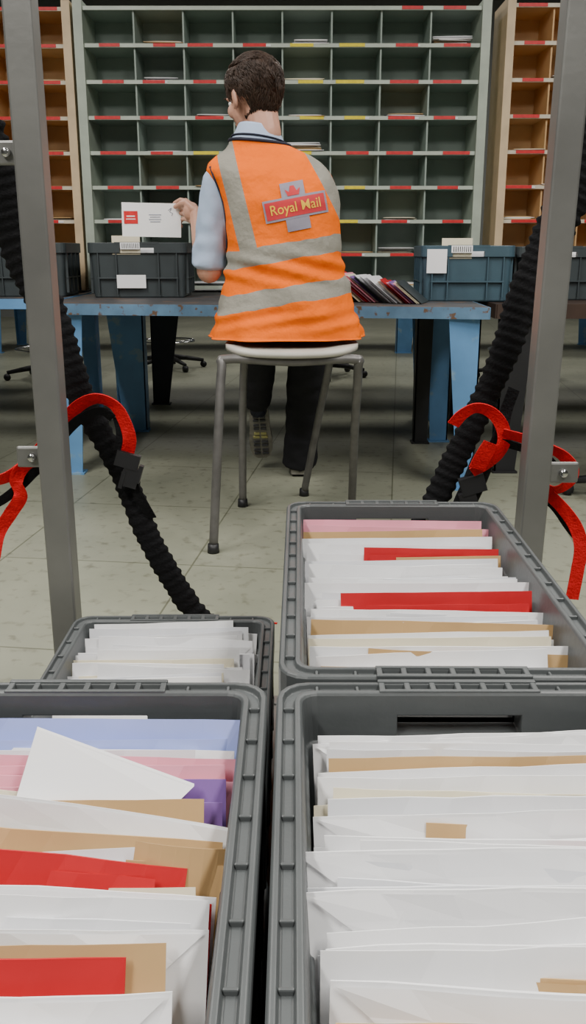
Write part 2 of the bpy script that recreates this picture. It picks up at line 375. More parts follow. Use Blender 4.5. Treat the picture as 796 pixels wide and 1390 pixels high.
rib([(-.337,1.612,.652),(-.332,1.612,.62),(-.338,1.618,.585)],.018,RUB)
rib([(-.452,1.60,.628),(-.475,1.59,.602),(-.505,1.585,.570),(-.545,1.58,.542),(-.60,1.58,.528),(-.66,1.59,.52)])
rib([(-.450,1.595,.592),(-.485,1.58,.575),(-.515,1.575,.560),(-.528,1.572,.535),(-.522,1.572,.505),(-.545,1.575,.470),(-.572,1.575,.430),(-.585,1.57,.38),(-.60,1.57,.33)])
rib([(-.45,1.597,.580),(-.49,1.588,.555),(-.53,1.583,.518),(-.57,1.58,.490),(-.62,1.58,.47)],.020,RUB)
rot=Matrix.Rotation(.30,3,'Y')
mb.box((-.322,1.615,.566),(.046,.014,.030),BLACK,rot); mb.box((-.318,1.615,.532),(.032,.012,.040),BLACK,rot); mb.box((-.334,1.615,.528),(.008,.014,.036),BLACK,rot); mb.box((-.300,1.615,.538),(.008,.014,.036),BLACK,rot)
rib([(-.316,1.62,.52),(-.300,1.625,.48),(-.285,1.64,.44)],.022,RUB)
rib([(-.205,1.62,.222),(-.17,1.54,.262),(-.12,1.49,.283),(-.03,1.475,.286)],.010,REDW,ref=(0,.3,1))
mb.done('elastic_strap')
mb=ruched([(.60,1.74,1.28),(.56,1.73,1.14),(.512,1.72,1.014),(.455,1.71,.877),(.419,1.70,.763),(.368,1.70,.629),(.324,1.70,.529),(.296,1.70,.4585),(.27,1.70,.40)],.050,.0265)
rib([(.312,1.635,.632),(.328,1.625,.655),(.352,1.62,.668),(.380,1.62,.660),(.402,1.62,.636),(.410,1.62,.605),(.400,1.625,.575),(.378,1.635,.55),(.355,1.64,.535)])
rib([(.384,1.615,.600),(.372,1.62,.575),(.362,1.63,.545)],.034)
rib([(.405,1.615,.620),(.44,1.605,.612),(.48,1.60,.598),(.515,1.59,.582),(.536,1.588,.556),(.532,1.588,.528),(.505,1.59,.512),(.475,1.595,.522)],.024)
rib([(.475,1.60,.528),(.495,1.59,.505),(.525,1.582,.475),(.550,1.578,.440),(.562,1.576,.400),(.560,1.578,.35),(.555,1.58,.29)])
rib([(.405,1.625,.600),(.45,1.617,.588),(.49,1.61,.572),(.51,1.605,.55)],.020,RUB)
rib([(.475,1.605,.51),(.515,1.60,.475),(.545,1.595,.435),(.575,1.59,.40)],.022,RUB)
rib([(.43,1.65,.70),(.415,1.64,.66),(.405,1.63,.62),(.39,1.64,.57)],.026,RUB)
rot=Matrix.Rotation(-.3,3,'Y')
mb.box((.362,1.66,.505),(.050,.018,.036),BLACK,rot); mb.box((.356,1.66,.470),(.034,.014,.038),BLACK,rot)
mb.tube(catmull([(.385,1.67,.56),(.365,1.67,.50),(.35,1.68,.45),(.345,1.68,.40)],6),.024,RUB,flat=.5,ref=(0,1,0))
mb.done('elastic_strap')

# ---------------------------------------------------------------- shelving
def holes(name,x0,cols,cw,z0,rows,rh,y,dep,m,mlip,mframe,lab,mail=(),fw=.045):
    mb=MB(); W=cols*cw; t=.008
    mb.box((x0+W/2,y+dep,z0+rows*rh/2),(W,.01,rows*rh),m)
    for c in range(cols+1):
        if c in(0,cols):
            s=-1 if c==0 else 1
            mb.box((x0+c*cw+s*fw/2,y+dep/2-.012,z0+rows*rh/2+.01),(fw,dep+.024,rows*rh+.05),mframe)
        else: mb.box((x0+c*cw,y+dep/2+.006,z0+rows*rh/2),(t,dep-.01,rows*rh),m)
    for r in range(rows+1):
        z=z0+r*rh
        mb.box((x0+W/2,y+dep/2,z),(W,dep,t),m); mb.box((x0+W/2,y-.004,z),(W,.006,.018),mlip)
        if r and r<rows+1:
            for c in range(cols):
                q=lab(r,c)
                if q is not None:
                    w=U(.10,.15); mb.box((x0+(c+.5)*cw+U(-.045,.03),y-.009,z+.001),(min(w,cw*.8),.003,.015),q)
                    mb.box((x0+(c+.5)*cw+U(-.02,.06),y-.0085,z-.001),(.03,.003,.010),WHITE2)
    for (r,c,k) in mail:
        z=z0+r*rh+.006; xo=U(-.02,.02)
        for i in range(k):
            env(mb,(x0+(c+.5)*cw+xo+U(-.012,.012),y+U(-.02,.04),z+.003+i*.0052),min(cw*.8,U(.15,.2)),.22,.004,random.choice([WHITE,WHITE2,TRAYD,CREAM,WHITE2,TAN]),math.pi/2-U(0,.012),U(-.09,.09),0,0)
    return mb.done(name)
def labg(r,c):
    if r==8: return REDL if R()<.3 else None
    if c in(4,5) and r in(2,3,4,5,6,7) and R()<.85: return YELL
    if c in(2,3) and r in(4,5,6,7) and R()<.5: return YELL
    return REDL
labr=lambda r,c: REDL if R()<.97 else None
zs=.771
mailg=[(4,4,9),(4,3,3),(7,7,7),(7,4,4),(7,1,4),(5,6,4),(6,1,3),(6,4,3)]
for r in range(0,7):
    for c in range(8):
        if R()<(.8 if r<3 else .38): mailg.append((r,c,random.choice([2,3,4,6,8] if r<3 else [1,2,3])))
holes('pigeonhole_shelf',-1.035,8,.2455,zs,8,.1673,4.65,.27,GREEN,GREENL,GREENF,labg,mailg)
holes('pigeonhole_shelf',-2.115,5,.195,zs,8,.1673,4.67,.27,WOOD,WOODLIP,WOODL,labr,[(2,4,3),(3,3,2),(5,2,4),(1,3,3),(1,4,5),(4,4,2),(6,4,3)],.042)
holes('pigeonhole_shelf',1.080,5,.195,zs,8,.1673,4.60,.27,WOOD,WOODLIP,WOODL,labr,[(2,0,4),(3,1,2),(5,2,4),(1,0,6),(1,1,3),(4,0,2),(6,1,3)],.04)

# ---------------------------------------------------------------- tables
def leg(mb,x,y,w,wb,zt,m,side=1,back=1,dp=.10):
    mb.prism([(x,y,0),(x+side*wb,y,0),(x+side*w,y,zt),(x,y,zt)],(0,.006,0),m)
    mb.prism([(x,y,0),(x,y+back*wb*.8,0),(x,y+back*dp,zt),(x,y,zt)],(side*.006,0,0),m)
    mb.box((x+side*wb/2,y+.02*back,.004),(wb+.02,.07,.008),m)
def table(name,poly,zt,legs,mtop,medge,mleg,apron=.045):
    mb=MB(); P=[Vector((p[0],p[1],zt-.02)) for p in poly]
    mb.prism(P,(0,0,.02),mtop)
    n=len(P)
    for i in range(n):
        a,b=P[i],P[(i+1)%n]; d=(b-a).normalized(); nn=Vector((d.y,-d.x,0))*.006
        mb.prism([a+nn*.0,b+nn*.0,b+nn,a+nn],(0,0,.0205),medge); 
        a2=a-nn*3;b2=b-nn*3
        mb.prism([a+nn-Vector((0,0,apron-.02)),b+nn-Vector((0,0,apron-.02)),b2-Vector((0,0,apron-.02)),a2-Vector((0,0,apron-.02))],(0,0,apron-.02),medge)
    for L in legs: leg(mb,*L[:4],zt-.03,L[6] if len(L)>6 else mleg,L[4],L[5])
    return mb.done(name)
table('sorting_table',[(-1.04,3.655),(.765,3.385),(.83,5.06),(-1.04,5.06)],.745,
   [(-1.02,3.675,.125,.085,1,1),(.745,3.42,.13,.065,-1,1),(-.80,4.60,.20,.12,-1,1),(.80,4.34,.12,.09,-1,1),(-1.02,4.98,.12,.08,1,-1),(.80,4.98,.12,.08,-1,-1),(.62,4.30,.08,.07,1,1,BLACK)],TOP,BLUED,BLUE)
table('sorting_table',[(-3.1,4.0),(-1.07,4.0),(-1.07,5.06),(-3.1,5.06)],.745,[(-1.12,4.03,.12,.08,-1,1,BLACK),(-3.05,4.03,.12,.08,1,1),(-1.12,4.98,.12,.08,-1,-1),(-3.05,4.98,.12,.08,1,-1)],TOP,BLUE,BLUE)
table('sorting_table',[(.86,3.66),(3.1,3.66),(3.1,5.0),(.86,5.0)],.742,[(.90,3.70,.14,.09,1,1),(3.05,3.70,.12,.08,-1,1),(.9,4.9,.12,.08,1,-1),(3.05,4.9,.12,.08,-1,-1)],BROWN,BROWN,BLACK,.06)
table('sorting_table',[(-2.5,5.3),(2.5,5.3),(2.5,6.2),(-2.5,6.2)],.745,[(-.90,5.45,.20,.10,1,1),(1.0,5.45,.16,.1,1,1),(-2.4,5.4,.12,.08,1,1),(2.4,5.4,.12,.08,-1,1),(-2.4,6.1,.12,.08,1,-1),(2.4,6.1,.12,.08,-1,-1)],TOP,BLUED,BLACK)
table('sorting_table',[(-3,8.2),(3.2,8.2),(3.2,9.2),(-3,9.2)],.745,[(1.0,8.3,.2,.14,1,1),(-1.6,8.3,.2,.14,1,1),(-2.9,8.3,.12,.08,1,1),(3.1,8.3,.12,.08,-1,1),(-2.9,9.1,.12,.08,1,-1),(3.1,9.1,.12,.08,-1,-1)],TOP,BLUE,BLUE)
def small_tray(x,y,z,w,l,h,m,rz=0,lab=None):
    me=tray_mesh(w,l,h,m,'tray_small_mesh'); mb=MB(); mb.mesh_in(me)
    if lab: mb.box((lab[0],-l/2-.001,lab[1]),(lab[2],.004,lab[3]),WHITE)
    mb.box((-.05,-l/2+.012,h-.012),(.13,.004,.085),CREAM); mb.box((-.03,-l/2-.002,h-.015),(.09,.002,.03),WHITE)
    for i in range(9): mb.box((-.065+i*.009,-l/2-.0035,h-.015),(.003,.001,.022),BLACK)
    for i in range(10): env(mb,(U(-.04,.04),-l*.3+i*.022,.012),w*.72,h*.76+U(0,.03),.003,random.choice(W5+[CREAM]),.15,0,U(-.03,.03),0)
    return mb.done('storage_tray',None,.001,(x,y,z),rz)
small_tray(-.722,4.25,.7455,.465,.34,.25,TRAYD,0,(-.03,.075,.135,.06))
small_tray(-1.29,4.33,.7455,.43,.34,.25,TRAYD)
small_tray(-1.80,4.33,.7455,.43,.34,.25,TRAYD)
small_tray(.758,3.95,.7455,.405,.34,.235,TRAYB,-.03,(-.135,.17,.085,.10))
small_tray(1.20,4.10,.7425,.40,.34,.235,TRAYD); small_tray(1.66,3.95,.7425,.40,.34,.235,TRAYB,0,(-.1,.16,.1,.07))
mb=MB()
for i in range(40):
    f=i/39; x=.20+.36*f
    env(mb,(x,3.90-.22*f+U(-.012,.012),.748),.20,.150-.07*f+U(-.012,.012),.0022,[WHITE,WHITE2,TRAYD,WHITE,REDP,CREAM,PURP,WHITE2,PINK][random.randrange(9)],.0,math.pi/2-.30+U(-.09,.09),0,0)
for v in mb.v: v.x+=-(v.z-.748)*1.2
mb.done('fanned_letters')

# ---------------------------------------------------------------- swivel chairs behind
def swivel(x,y,rz,back=True,seatz=.62,name='swivel_chair'):
    mb=MB()
    for k in range(5):
        a=2*math.pi*k/5; c,s=math.cos(a),math.sin(a)
        mb.tube([(0,0,.10),(.15*c,.15*s,.085),(.30*c,.30*s,.06)],[.028,.02,.014],BLACK,n=8)
        mb.tube([(.30*c-.015*s,.30*s+.015*c,.027),(.30*c+.015*s,.30*s-.015*c,.027)],.026,BLACK,n=14)
    mb.tube([(0,0,.06),(0,0,seatz-.03)],.024,CHROME)
    mb.tube([(.22*math.cos(2*math.pi*i/32),.22*math.sin(2*math.pi*i/32),.23) for i in range(33)],.011,CHROME,n=8)
    for k in range(3):
        a=2*math.pi*k/3; mb.tube([(0,0,.21),(.21*math.cos(a),.21*math.sin(a),.23)],.007,CHROME,n=8)
    mb.loft([rrect(.19,.19,seatz-.03,.08),rrect(.215,.215,seatz-.01,.09),rrect(.22,.22,seatz+.02,.09),rrect(.19,.19,seatz+.045,.08)],BLACK)
    if back:
        mb.box((0,.22,seatz+.10),(.06,.02,.25),BLACK)
        mb.loft([[Vector((p.x,.215+p.y,seatz+.30+p.z)) for p in [Vector((q.x,d,q.y)) for q in rrect(aa,bb,0,.06)]] for aa,bb,d in((.16,.13,-.02),(.18,.15,0),(.17,.14,.02))],BLACK)
    return mb.done(name,None,0,(x,y,0),rz)
swivel(1.72,6.55,.4); swivel(-1.9,6.6,1); swivel(.27,6.75,2.2); swivel(-1.05,7.2,.3)
swivel(1.40,3.25,-2.2,True,.58); swivel(-1.55,3.35,2.4,True,.50)

# ---------------------------------------------------------------- stool
mb=MB()
nx,ny=16,12; vs=[];fs=[]
def seatpt(u,v,off):
    r=max(abs(u),abs(v)); k=(abs(u)**4+abs(v)**4)**.25 if (u or v) else 1
    s=r/k if k else 1
    x=u*s*.226*(1-.03*(v+1)); y=2.955+v*s*.225
    return Vector((x-.004,y,.655+off+.012*u*u-.005*(1-v*v)+ (-.010*max(0,-v-.6)/.4 if v<0 else -.012*v*v)))
for off in(0,-.018):
    for j in range(ny+1):
        for i in range(nx+1): vs.append(seatpt(-1+2*i/nx,-1+2*j/ny,off))
N=(nx+1)*(ny+1); g=lambda s_,j,i:s_*N+j*(nx+1)+i
for j in range(ny):
    for i in range(nx):
        fs+= [(g(0,j,i),g(0,j,i+1),g(0,j+1,i+1),g(0,j+1,i)),(g(1,j,i),g(1,j+1,i),g(1,j+1,i+1),g(1,j,i+1))]
for i in range(nx): fs+=[(g(0,0,i),g(1,0,i),g(1,0,i+1),g(0,0,i+1)),(g(0,ny,i),g(0,ny,i+1),g(1,ny,i+1),g(1,ny,i))]
for j in range(ny): fs+=[(g(0,j,0),g(0,j+1,0),g(1,j+1,0),g(1,j,0)),(g(0,j,nx),g(1,j,nx),g(1,j+1,nx),g(0,j+1,nx))]
mb.add(vs,fs,SEATM,True)
Z=.616
mb.tube(catmull([(-.262,2.655,.014),(-.243,2.70,.36),(-.230,2.748,Z-.03),(-.212,2.760,Z+.006),(0,2.758,Z-.002),(.196,2.760,Z+.006),(.212,2.780,Z-.03),(.215,2.92,.36),(.224,3.12,.014)],8),.0150,TUBEM)
mb.tube(catmull([(-.195,3.18,.014),(-.188,3.14,.36),(-.175,3.10,Z-.03),(-.155,3.09,Z),(0,3.09,Z),(.12,3.09,Z),(.135,3.10,Z-.03),(.09,3.22,.3),(.045,3.33,.014)],8),.0145,TUBEM)
mb.tube([(-.195,2.775,Z),(-.165,3.09,Z)],.010,TUBEM); mb.tube([(.185,2.775,Z),(.13,3.09,Z)],.010,TUBEM)
for p in((-.262,2.655),(.224,3.12),(-.195,3.18),(.045,3.33)): mb.tube([(p[0],p[1],0),(p[0],p[1],.03)],[.020,.018],BLACK)
mb.done('stool')

# ---------------------------------------------------------------- MAN
man=empty('postal_worker',(0,0,0))
b_=MB()
tor=[(.745,-.025,2.965,.175,.125),(.84,-.03,2.955,.165,.115),(.95,-.04,2.955,.160,.11),(1.06,-.05,2.965,.165,.11),(1.14,-.065,2.98,.168,.108),(1.20,-.085,2.995,.155,.092),(1.245,-.098,3.005,.11,.075),(1.29,-.105,3.012,.062,.060)]
rings=[[Vector((cx+rx*math.cos(2*math.pi*k/32),cy+ry*math.sin(2*math.pi*k/32),z)) for k in range(32)] for z,cx,cy,rx,ry in tor]
b_.loft(rings,SHIRT); b_.ellip((-.025,2.965,.762),(.18,.135,.084),SHIRT)
b_.limb((-.106,3.01,1.26),(-.115,3.025,1.36),.056,.052,SHIRT)
b_.limb((-.245,2.985,1.175),(-.285,2.995,.935),.060,.056,SHIRT); b_.limb((-.12,3.0,1.2),(-.235,2.99,1.185),.065,.06,SHIRT)
b_.tube([(-.282,2.994,.96),(-.289,2.998,.905)],[.055,.060],SHIRT,n=20)
b_.limb((.045,3.03,1.18),(.085,3.22,.93),.056,.048,SHIRT); b_.limb((-.06,3.0,1.19),(.04,3.03,1.18),.062,.056,SHIRT)
b_.limb((.085,3.22,.93),(.035,3.46,.80),.040,.030,SHIRT)
b_.limb((-.105,2.98,.762),(-.125,3.36,.640),.090,.080,SHIRT); b_.limb((-.125,3.36,.640),(-.15,3.59,.350),.080,.058,SHIRT)
b_.limb((.065,2.98,.762),(.065,3.37,.640),.090,.080,SHIRT); b_.limb((.065,3.37,.640),(.035,3.66,.14),.084,.072,SHIRT)
b_.tube([(.04,3.62,.2),(.03,3.68,.055)],[.074,.078],SHIRT,n=20)
me=remesh(b_,.009,5)
for m in(SHIRT,TROU,SKIN): me.materials.append(m)
for v in me.vertices:
    if v.co.z<.84: v.co+=v.normal*.006*noise.noise(Vector((v.co.x*12,v.co.y*10,v.co.z*22)))
    elif v.co.x<-.22 and v.co.z>.9: v.co+=v.normal*(.005*noise.noise(v.co*24)+.003*math.sin(v.co.z*90+v.co.y*60)*max(0,1-abs(v.co.z-.98)/.08))
for p in me.polygons:
    c=p.center
    if c.z>1.325: k=2
    elif c.y>3.24 and c.z>.76 : k=2
    elif c.z<.84 and (c.y>3.0 or c.z<.80) : k=1
    else: k=0
    if c.x<-.215 and c.z>.86 : k=0
    p.material_index=k
place(me,'body',man)
mb=MB()
def ringxy(cx,cy,rx,ry,z,tilt=0,n=40): return [Vector((cx+rx*math.cos(2*math.pi*k/n),cy+ry*math.sin(2*math.pi*k/n),z+tilt*math.sin(2*math.pi*k/n)-.012*math.cos(2*math.pi*k/n))) for k in range(n)]
C=[(.108,.092,1.270),(.094,.084,1.300),(.080,.076,1.325),(.070,.070,1.345),(.067,.068,1.350),(.064,.065,1.342),(.068,.068,1.29)]
mb.loft([ringxy(-.112,3.020,a,b,z,-.008) for a,b,z in C],SHIRT,caps=False)
rr=ringxy(-.112,3.020,.0905,.0835,1.311,-.008)
mb.tube(rr+rr[:1],.0030,NAVY,n=6)
mb.done('shirt_collar',man)
# forearm and hand holding the letter
h_=MB()
el=(-.286,2.998,.895); wr=(-.338,3.150,1.075)
h_.limb((-.285,2.996,.95),el,.043,.043,SKIN); h_.limb(el,(-.308,3.06,.965),.042,.040,SKIN); h_.limb((-.308,3.06,.965),wr,.040,.026,SKIN)
kn=[(-.384,3.203,1.130),(-.389,3.210,1.110),(-.387,3.212,1.090),(-.381,3.208,1.071)]
for k in kn: h_.limb(Vector(wr)+Vector((0,0,(k[2]-1.1)*.6)),k,.0155,.0112,SKIN)
h_.ellip((-.362,3.180,1.093),(.030,.024,.034),SKIN)
F=[[kn[0],(-.406,3.236,1.136),(-.428,3.249,1.126),(-.436,3.246,1.110)],
   [kn[1],(-.412,3.242,1.113),(-.434,3.252,1.102),(-.440,3.247,1.086)],
   [kn[2],(-.409,3.243,1.091),(-.427,3.257,1.080),(-.424,3.258,1.064)],
   [kn[3],(-.401,3.238,1.070),(-.414,3.252,1.058),(-.408,3.254,1.045)]]
for i,f in enumerate(F):
    r=[.0092,.0084,.0078,.0068]; sc=[1,1.02,.97,.86][i]
    for a in range(3): h_.limb(f[a],f[a+1],r[a]*sc,r[a+1]*sc,SKIN)
T=[(-.350,3.160,1.100),(-.376,3.178,1.122),(-.400,3.205,1.122),(-.424,3.2245,1.112)]
for a,(r0,r1) in enumerate(((.015,.0115),(.0115,.0098),(.0098,.0082))): h_.limb(T[a],T[a+1],r0,r1,SKIN)
me=remesh(h_,.0026,3); me.materials.append(SKIN); place(me,'forearm_and_hand',man)
g_=MB(); kk=(.035,3.46,.80)
g_.limb((.07,3.30,.885),kk,.034,.025,SKIN); g_.ellip((.02,3.50,.785),(.04,.045,.018),SKIN)
for i in range(4):
    bx=-.008+.018*i; g_.limb((bx,3.535,.785),(bx-.004,3.565+.006*(i in(1,2)),.780),.009,.0085,SKIN); g_.limb((bx-.004,3.565+.006*(i in(1,2)),.780),(bx-.006,3.59,.762),.0085,.007,SKIN)
g_.limb((-.005,3.49,.785),(-.035,3.52,.772),.012,.009,SKIN)
me=remesh(g_,.003,3); me.materials.append(SKIN); place(me,'resting_hand',man)

# head
HM=Matrix.Translation((-.130,3.040,1.452))@Matrix.Rotation(math.radians(38),4,'Z')@Matrix.Rotation(math.radians(-12),4,'X')@Matrix.Rotation(math.radians(-3),4,'Y')
e_=MB()
e_.ellip((0,-.012,.030),(.078,.096,.084),SKIN); e_.ellip((0,.030,-.030),(.062,.066,.082),SKIN); e_.ellip((0,.050,-.080),(.042,.045,.032),SKIN)
e_.ellip((0,.084,-.098),(.018,.016,.016),SKIN); e_.ellip((0,.086,.016),(.050,.016,.012),SKIN)
e_.tube([(0,.092,.010),(0,.108,-.020),(0,.112,-.034)],[.007,.010,.013],SKIN); e_.ellip((0,.103,-.036),(.017,.012,.009),SKIN)
for s in(-1,1):
    e_.ellip((s*.040,.066,-.030),(.022,.022,.024),SKIN)
    e_.ellip((s*.083,-.008,-.012),(.009,.020,.033),SKIN,Matrix.Rotation(s*.45,3,'Z')@Matrix.Rotation(-.2,3,'X'))
    e_.ellip((s*.078,.004,-.034),(.008,.010,.012),SKIN)
e_.ellip((0,.097,-.061),(.023,.010,.006),SKIN); e_.ellip((0,.095,-.071),(.020,.010,.007),SKIN)
e_.limb((0,-.025,-.04),(0,-.028,-.13),.054,.053,SKIN)
me=remesh(e_,.004,3); me.materials.append(SKIN); me.transform(HM); place(me,'head',man)
mb=MB()
for s in(-1,1):
    mb.ellip((s*.030,.084,.000),(.013,.011,.010),EYE); mb.ellip((s*.030,.0935,.000),(.0055,.003,.0055),IRIS)
    mb.ellip((s*.031,.100,.021),(.018,.004,.004),HAIR)
mb.v=[HM@v for v in mb.v]; mb.done('eyes_and_brows',man)
# hair
mb=MB(); hc=Vector((0,-.016,.030)); hr=(.091,.107,.094)
def hpos(d,k):
    q=Vector((hc.x+hr[0]*d.x*k,hc.y+hr[1]*d.y*k,hc.z+hr[2]*d.z*k))
    if d.z<-.1: q.z-=(-d.z-.1)*.050; q.x*=1-.12*(-d.z-.1); q.y*=1-.10*(-d.z-.1)
    return q
def hairok(d):
    p=hpos(d,1)
    if d.y>.55 and p.z<.055: return False
    if d.y>.10 and p.z<.0: return False
    if abs(d.x)>.70 and -.30<d.y and p.z<-.010: return False
    return True
NU,NV=40,26; vs=[];idx={};fs=[]
def hk(d): return .97+.04*noise.noise(d*2.6)+.012*noise.noise(d*8)
for j in range(NV+1):
    ph=math.pi*.84*j/NV
    for i in range(NU):
        th=2*math.pi*i/NU; d=Vector((math.sin(ph)*math.cos(th),math.sin(ph)*math.sin(th),math.cos(ph)))
        vs.append(hpos(d,hk(d))); idx[(j,i)]=(len(vs)-1,d)
for j in range(NV):
    for i in range(NU):
        a=[idx[(j,i)],idx[(j,(i+1)%NU)],idx[(j+1,(i+1)%NU)],idx[(j+1,i)]]
        if all(hairok(x[1]) for x in a): fs.append([x[0] for x in a])
mb.add(vs,fs,HAIR,True)
cnt=0
while cnt<6500:
    d=Vector((random.gauss(0,1),random.gauss(0,1),random.gauss(0,1))).normalized()
    if d.z<-.84 or not hairok(d): continue
    cnt+=1; p=hpos(d,hk(d))
    sw=Vector((noise.noise(d*1.6),noise.noise(d*1.6+Vector((9,0,0))),noise.noise(d*1.6+Vector((0,9,0)))))
    down=Vector((0,-.35,-1))+sw*.9
    if d.z>.6: down=Vector((.4,-.9,-.1))+sw*1.1
    t=(down-d*down.dot(d)).normalized()
    t=(t+Vector((U(-.10,.10),U(-.10,.10),U(-.10,.10)))).normalized()
    L=U(.020,.036) if d.z>-.6 else U(.010,.016)
    q1=p+t*L*.5+d*.0035; q2=p+t*L-d*(L*L*4)+d*U(.0,.004); sd=t.cross(d).normalized()*U(.0008,.0015)
    mb.add([p-sd,p+sd,q1+sd*.8,q1-sd*.8,q2,p+d*.002,q1+d*.0012],[(0,1,2,3),(3,2,4),(0,3,6,5),(5,6,2,1),(3,4,6),(6,4,2)],HAIR,True)
mb.v=[HM@v for v in mb.v]
me_h=bpy.data.meshes.new('hair'); me_h.from_pydata([tuple(v) for v in mb.v],[],mb.f); me_h.materials.append(HAIR)
for p in me_h.polygons: p.use_smooth=True
place(me_h,'hair',man)

# vest
VR=[(.672,-.284,.240,2.95,.168),(.70,-.277,.234,2.95,.164),(.75,-.264,.220,2.95,.158),(.815,-.248,.197,2.952,.148),(.88,-.234,.180,2.955,.140),(.936,-.226,.170,2.957,.136),(1.0,-.224,.158,2.962,.134),(1.055,-.226,.152,2.967,.134),(1.11,-.234,.150,2.973,.133),
    (1.15,-.250,.146,2.98,.130),(1.185,-.276,.137,2.985,.124),(1.206,-.288,.128,2.99,.118),(1.228,-.280,.112,2.995,.108),(1.25,-.254,.088,3.0,.098),(1.27,-.226,.056,3.005,.092),(1.288,-.212,.016,3.01,.090),(1.300,-.208,-.010,3.013,.092)]
def interp(z):
    for a,b in zip(VR,VR[1:]):
        if z<=b[0]:
            t=(z-a[0])/(b[0]-a[0]); return [a[i]+(b[i]-a[i])*t for i in range(5)]
    return list(VR[-1])
NR,NS=110,130; vs=[];fs=[]
for j in range(NR+1):
    z0=.672+(1.300-.672)*j/NR; z,xl,xr,yc,hd=interp(z0); cx,rx=(xl+xr)/2,(xr-xl)/2
    for i in range(NS):
        t=2*math.pi*i/NS; c,s=math.cos(t),math.sin(t); e=.82
        x=cx+rx*math.copysign(abs(c)**e,c); y=yc+hd*math.copysign(abs(s)**e,s)
        fold=.007*noise.noise(Vector((x*9,y*9,z*14)))+.014*noise.noise(Vector((x*5+z*6,y*3,z*5)))*max(0,min(1,(1.25-z)*4))
        low=max(0,(.86-z)/.19); fold+=.009*low*math.sin(t*9+2*noise.noise(Vector((x*4,1,z*3))))
        fold+=.007*math.exp(-((z-.90)/.05)**2)*math.sin((z*1.0+x*.25)*100)+.005*math.exp(-((z-.74)/.04)**2)*math.sin((z-x*.2)*120)
        if s<0: fold+=-.010*math.exp(-((x+.055)/.035)**2)*math.exp(-((z-1.08)/.10)**2)
        vs.append(Vector((x+c*fold,y+s*fold,z+(.012*math.sin(t*3+1)*low*.5 if z>.68 else 0)+(.006 if j==0 else 0)+.016*((x-cx)/rx)*(0 if z<1.1 else -min(1,(z-1.1)/.15))*.6)))
for j in range(NR):
    for i in range(NS): fs.append((j*NS+i,j*NS+(i+1)%NS,(j+1)*NS+(i+1)%NS,(j+1)*NS+i))
vm=bpy.data.materials.new('hi_vis_fabric'); vm.use_nodes=True
nt=vm.node_tree;n=nt.nodes;l=nt.links;b=n['Principled BSDF']
def Mn(op,a,b2=None,c=None):
    k=n.new('ShaderNodeMath');k.operation=op
    for i,q in enumerate((a,b2,c)):
        if q is None: continue
        if isinstance(q,(int,float)): k.inputs[i].default_value=q
        else: l.new(q,k.inputs[i])
    return k.outputs[0]
tc=n.new('ShaderNodeTexCoord');sp=n.new('ShaderNodeSeparateXYZ');l.new(tc.outputs['Object'],sp.inputs[0]);x_,y_,z_=sp.outputs
wn=n.new('ShaderNodeTexNoise');wn.inputs['Scale'].default_value=9;l.new(tc.outputs['Object'],wn.inputs['Vector'])
zz=Mn('ADD',z_,Mn('MULTIPLY',Mn('SUBTRACT',wn.outputs['Fac'],.5),.03))
def band(c,s): return Mn('LESS_THAN',Mn('ABSOLUTE',Mn('SUBTRACT',Mn('SUBTRACT',zz,Mn('MULTIPLY',x_,s)),c)),.028)
B1=band(.960,.155);B2=band(.823,.16)
above=Mn('GREATER_THAN',Mn('SUBTRACT',zz,Mn('MULTIPLY',x_,.155)),.96)
SL=Mn('LESS_THAN',Mn('ABSOLUTE',Mn('ADD',Mn('ADD',x_,.216),Mn('MULTIPLY',Mn('SUBTRACT',z_,1.256),.247))),.030)
SR=Mn('LESS_THAN',Mn('ABSOLUTE',Mn('ADD',Mn('SUBTRACT',x_,.066),Mn('MULTIPLY',Mn('SUBTRACT',z_,1.26),.55))),.025)
mask=Mn('MAXIMUM',Mn('MAXIMUM',B1,B2),Mn('MULTIPLY',above,Mn('MAXIMUM',SL,SR)))
mx=n.new('ShaderNodeMix');mx.data_type='RGBA';l.new(mask,mx.inputs['Factor']);mx.inputs['A'].default_value=(1.0,.165,.0,1);mx.inputs['B'].default_value=(.33,.315,.27,1)
l.new(mx.outputs['Result'],b.inputs['Base Color']); b.inputs['Roughness'].default_value=.8; b.inputs['Specular IOR Level'].default_value=.12
l.new(Mn('MULTIPLY',mask,.3),b.inputs['Metallic'])
bn=n.new('ShaderNodeTexNoise');bn.inputs['Scale'].default_value=20;bn.inputs['Detail'].default_value=5;l.new(tc.outputs['Object'],bn.inputs['Vector'])
bp=n.new('ShaderNodeBump');bp.inputs['Strength'].default_value=.6;bp.inputs['Distance'].default_value=.016;l.new(bn.outputs['Fac'],bp.inputs['Height']);l.new(bp.outputs['Normal'],b.inputs['Normal'])
mb=MB(); mb.add(vs,fs,vm,True); vest=mb.done('hi_vis_vest',man)
sd=vest.modifiers.new('thick','SOLIDIFY'); sd.thickness=.003; sd.offset=-1
bvh=BVHTree.FromPolygons(vs,fs)
mb=MB(); top=[vs[NR*NS+i]+Vector((0,0,.001)) for i in range(NS)]; mb.tube(top+[top[0]],.0055,NAVY,n=8)
arm=[]
for q in [(-.268,1.222),(-.256,1.19),(-.240,1.15),(-.228,1.11),(-.221,1.06),(-.219,1.01),(-.221,.96)]:
    hit=bvh.ray_cast(Vector((q[0],2.5,q[1])),Vector((0,1,0)))[0]
    if hit: arm.append(hit+Vector((0,-.001,0)))
if len(arm)>2: mb.tube(catmull(arm,5),.0038,NAVY,n=8)
mb.done('vest_binding',man)
def project(me,off):
    for v in me.vertices:
        r=bvh.ray_cast(Vector((v.co.x,2.4,v.co.z)),Vector((0,1,0)))[0]
        v.co.y=(r.y if r else 2.84)-off-v.co.y
ang=math.radians(11); LC=(.008,1.094)
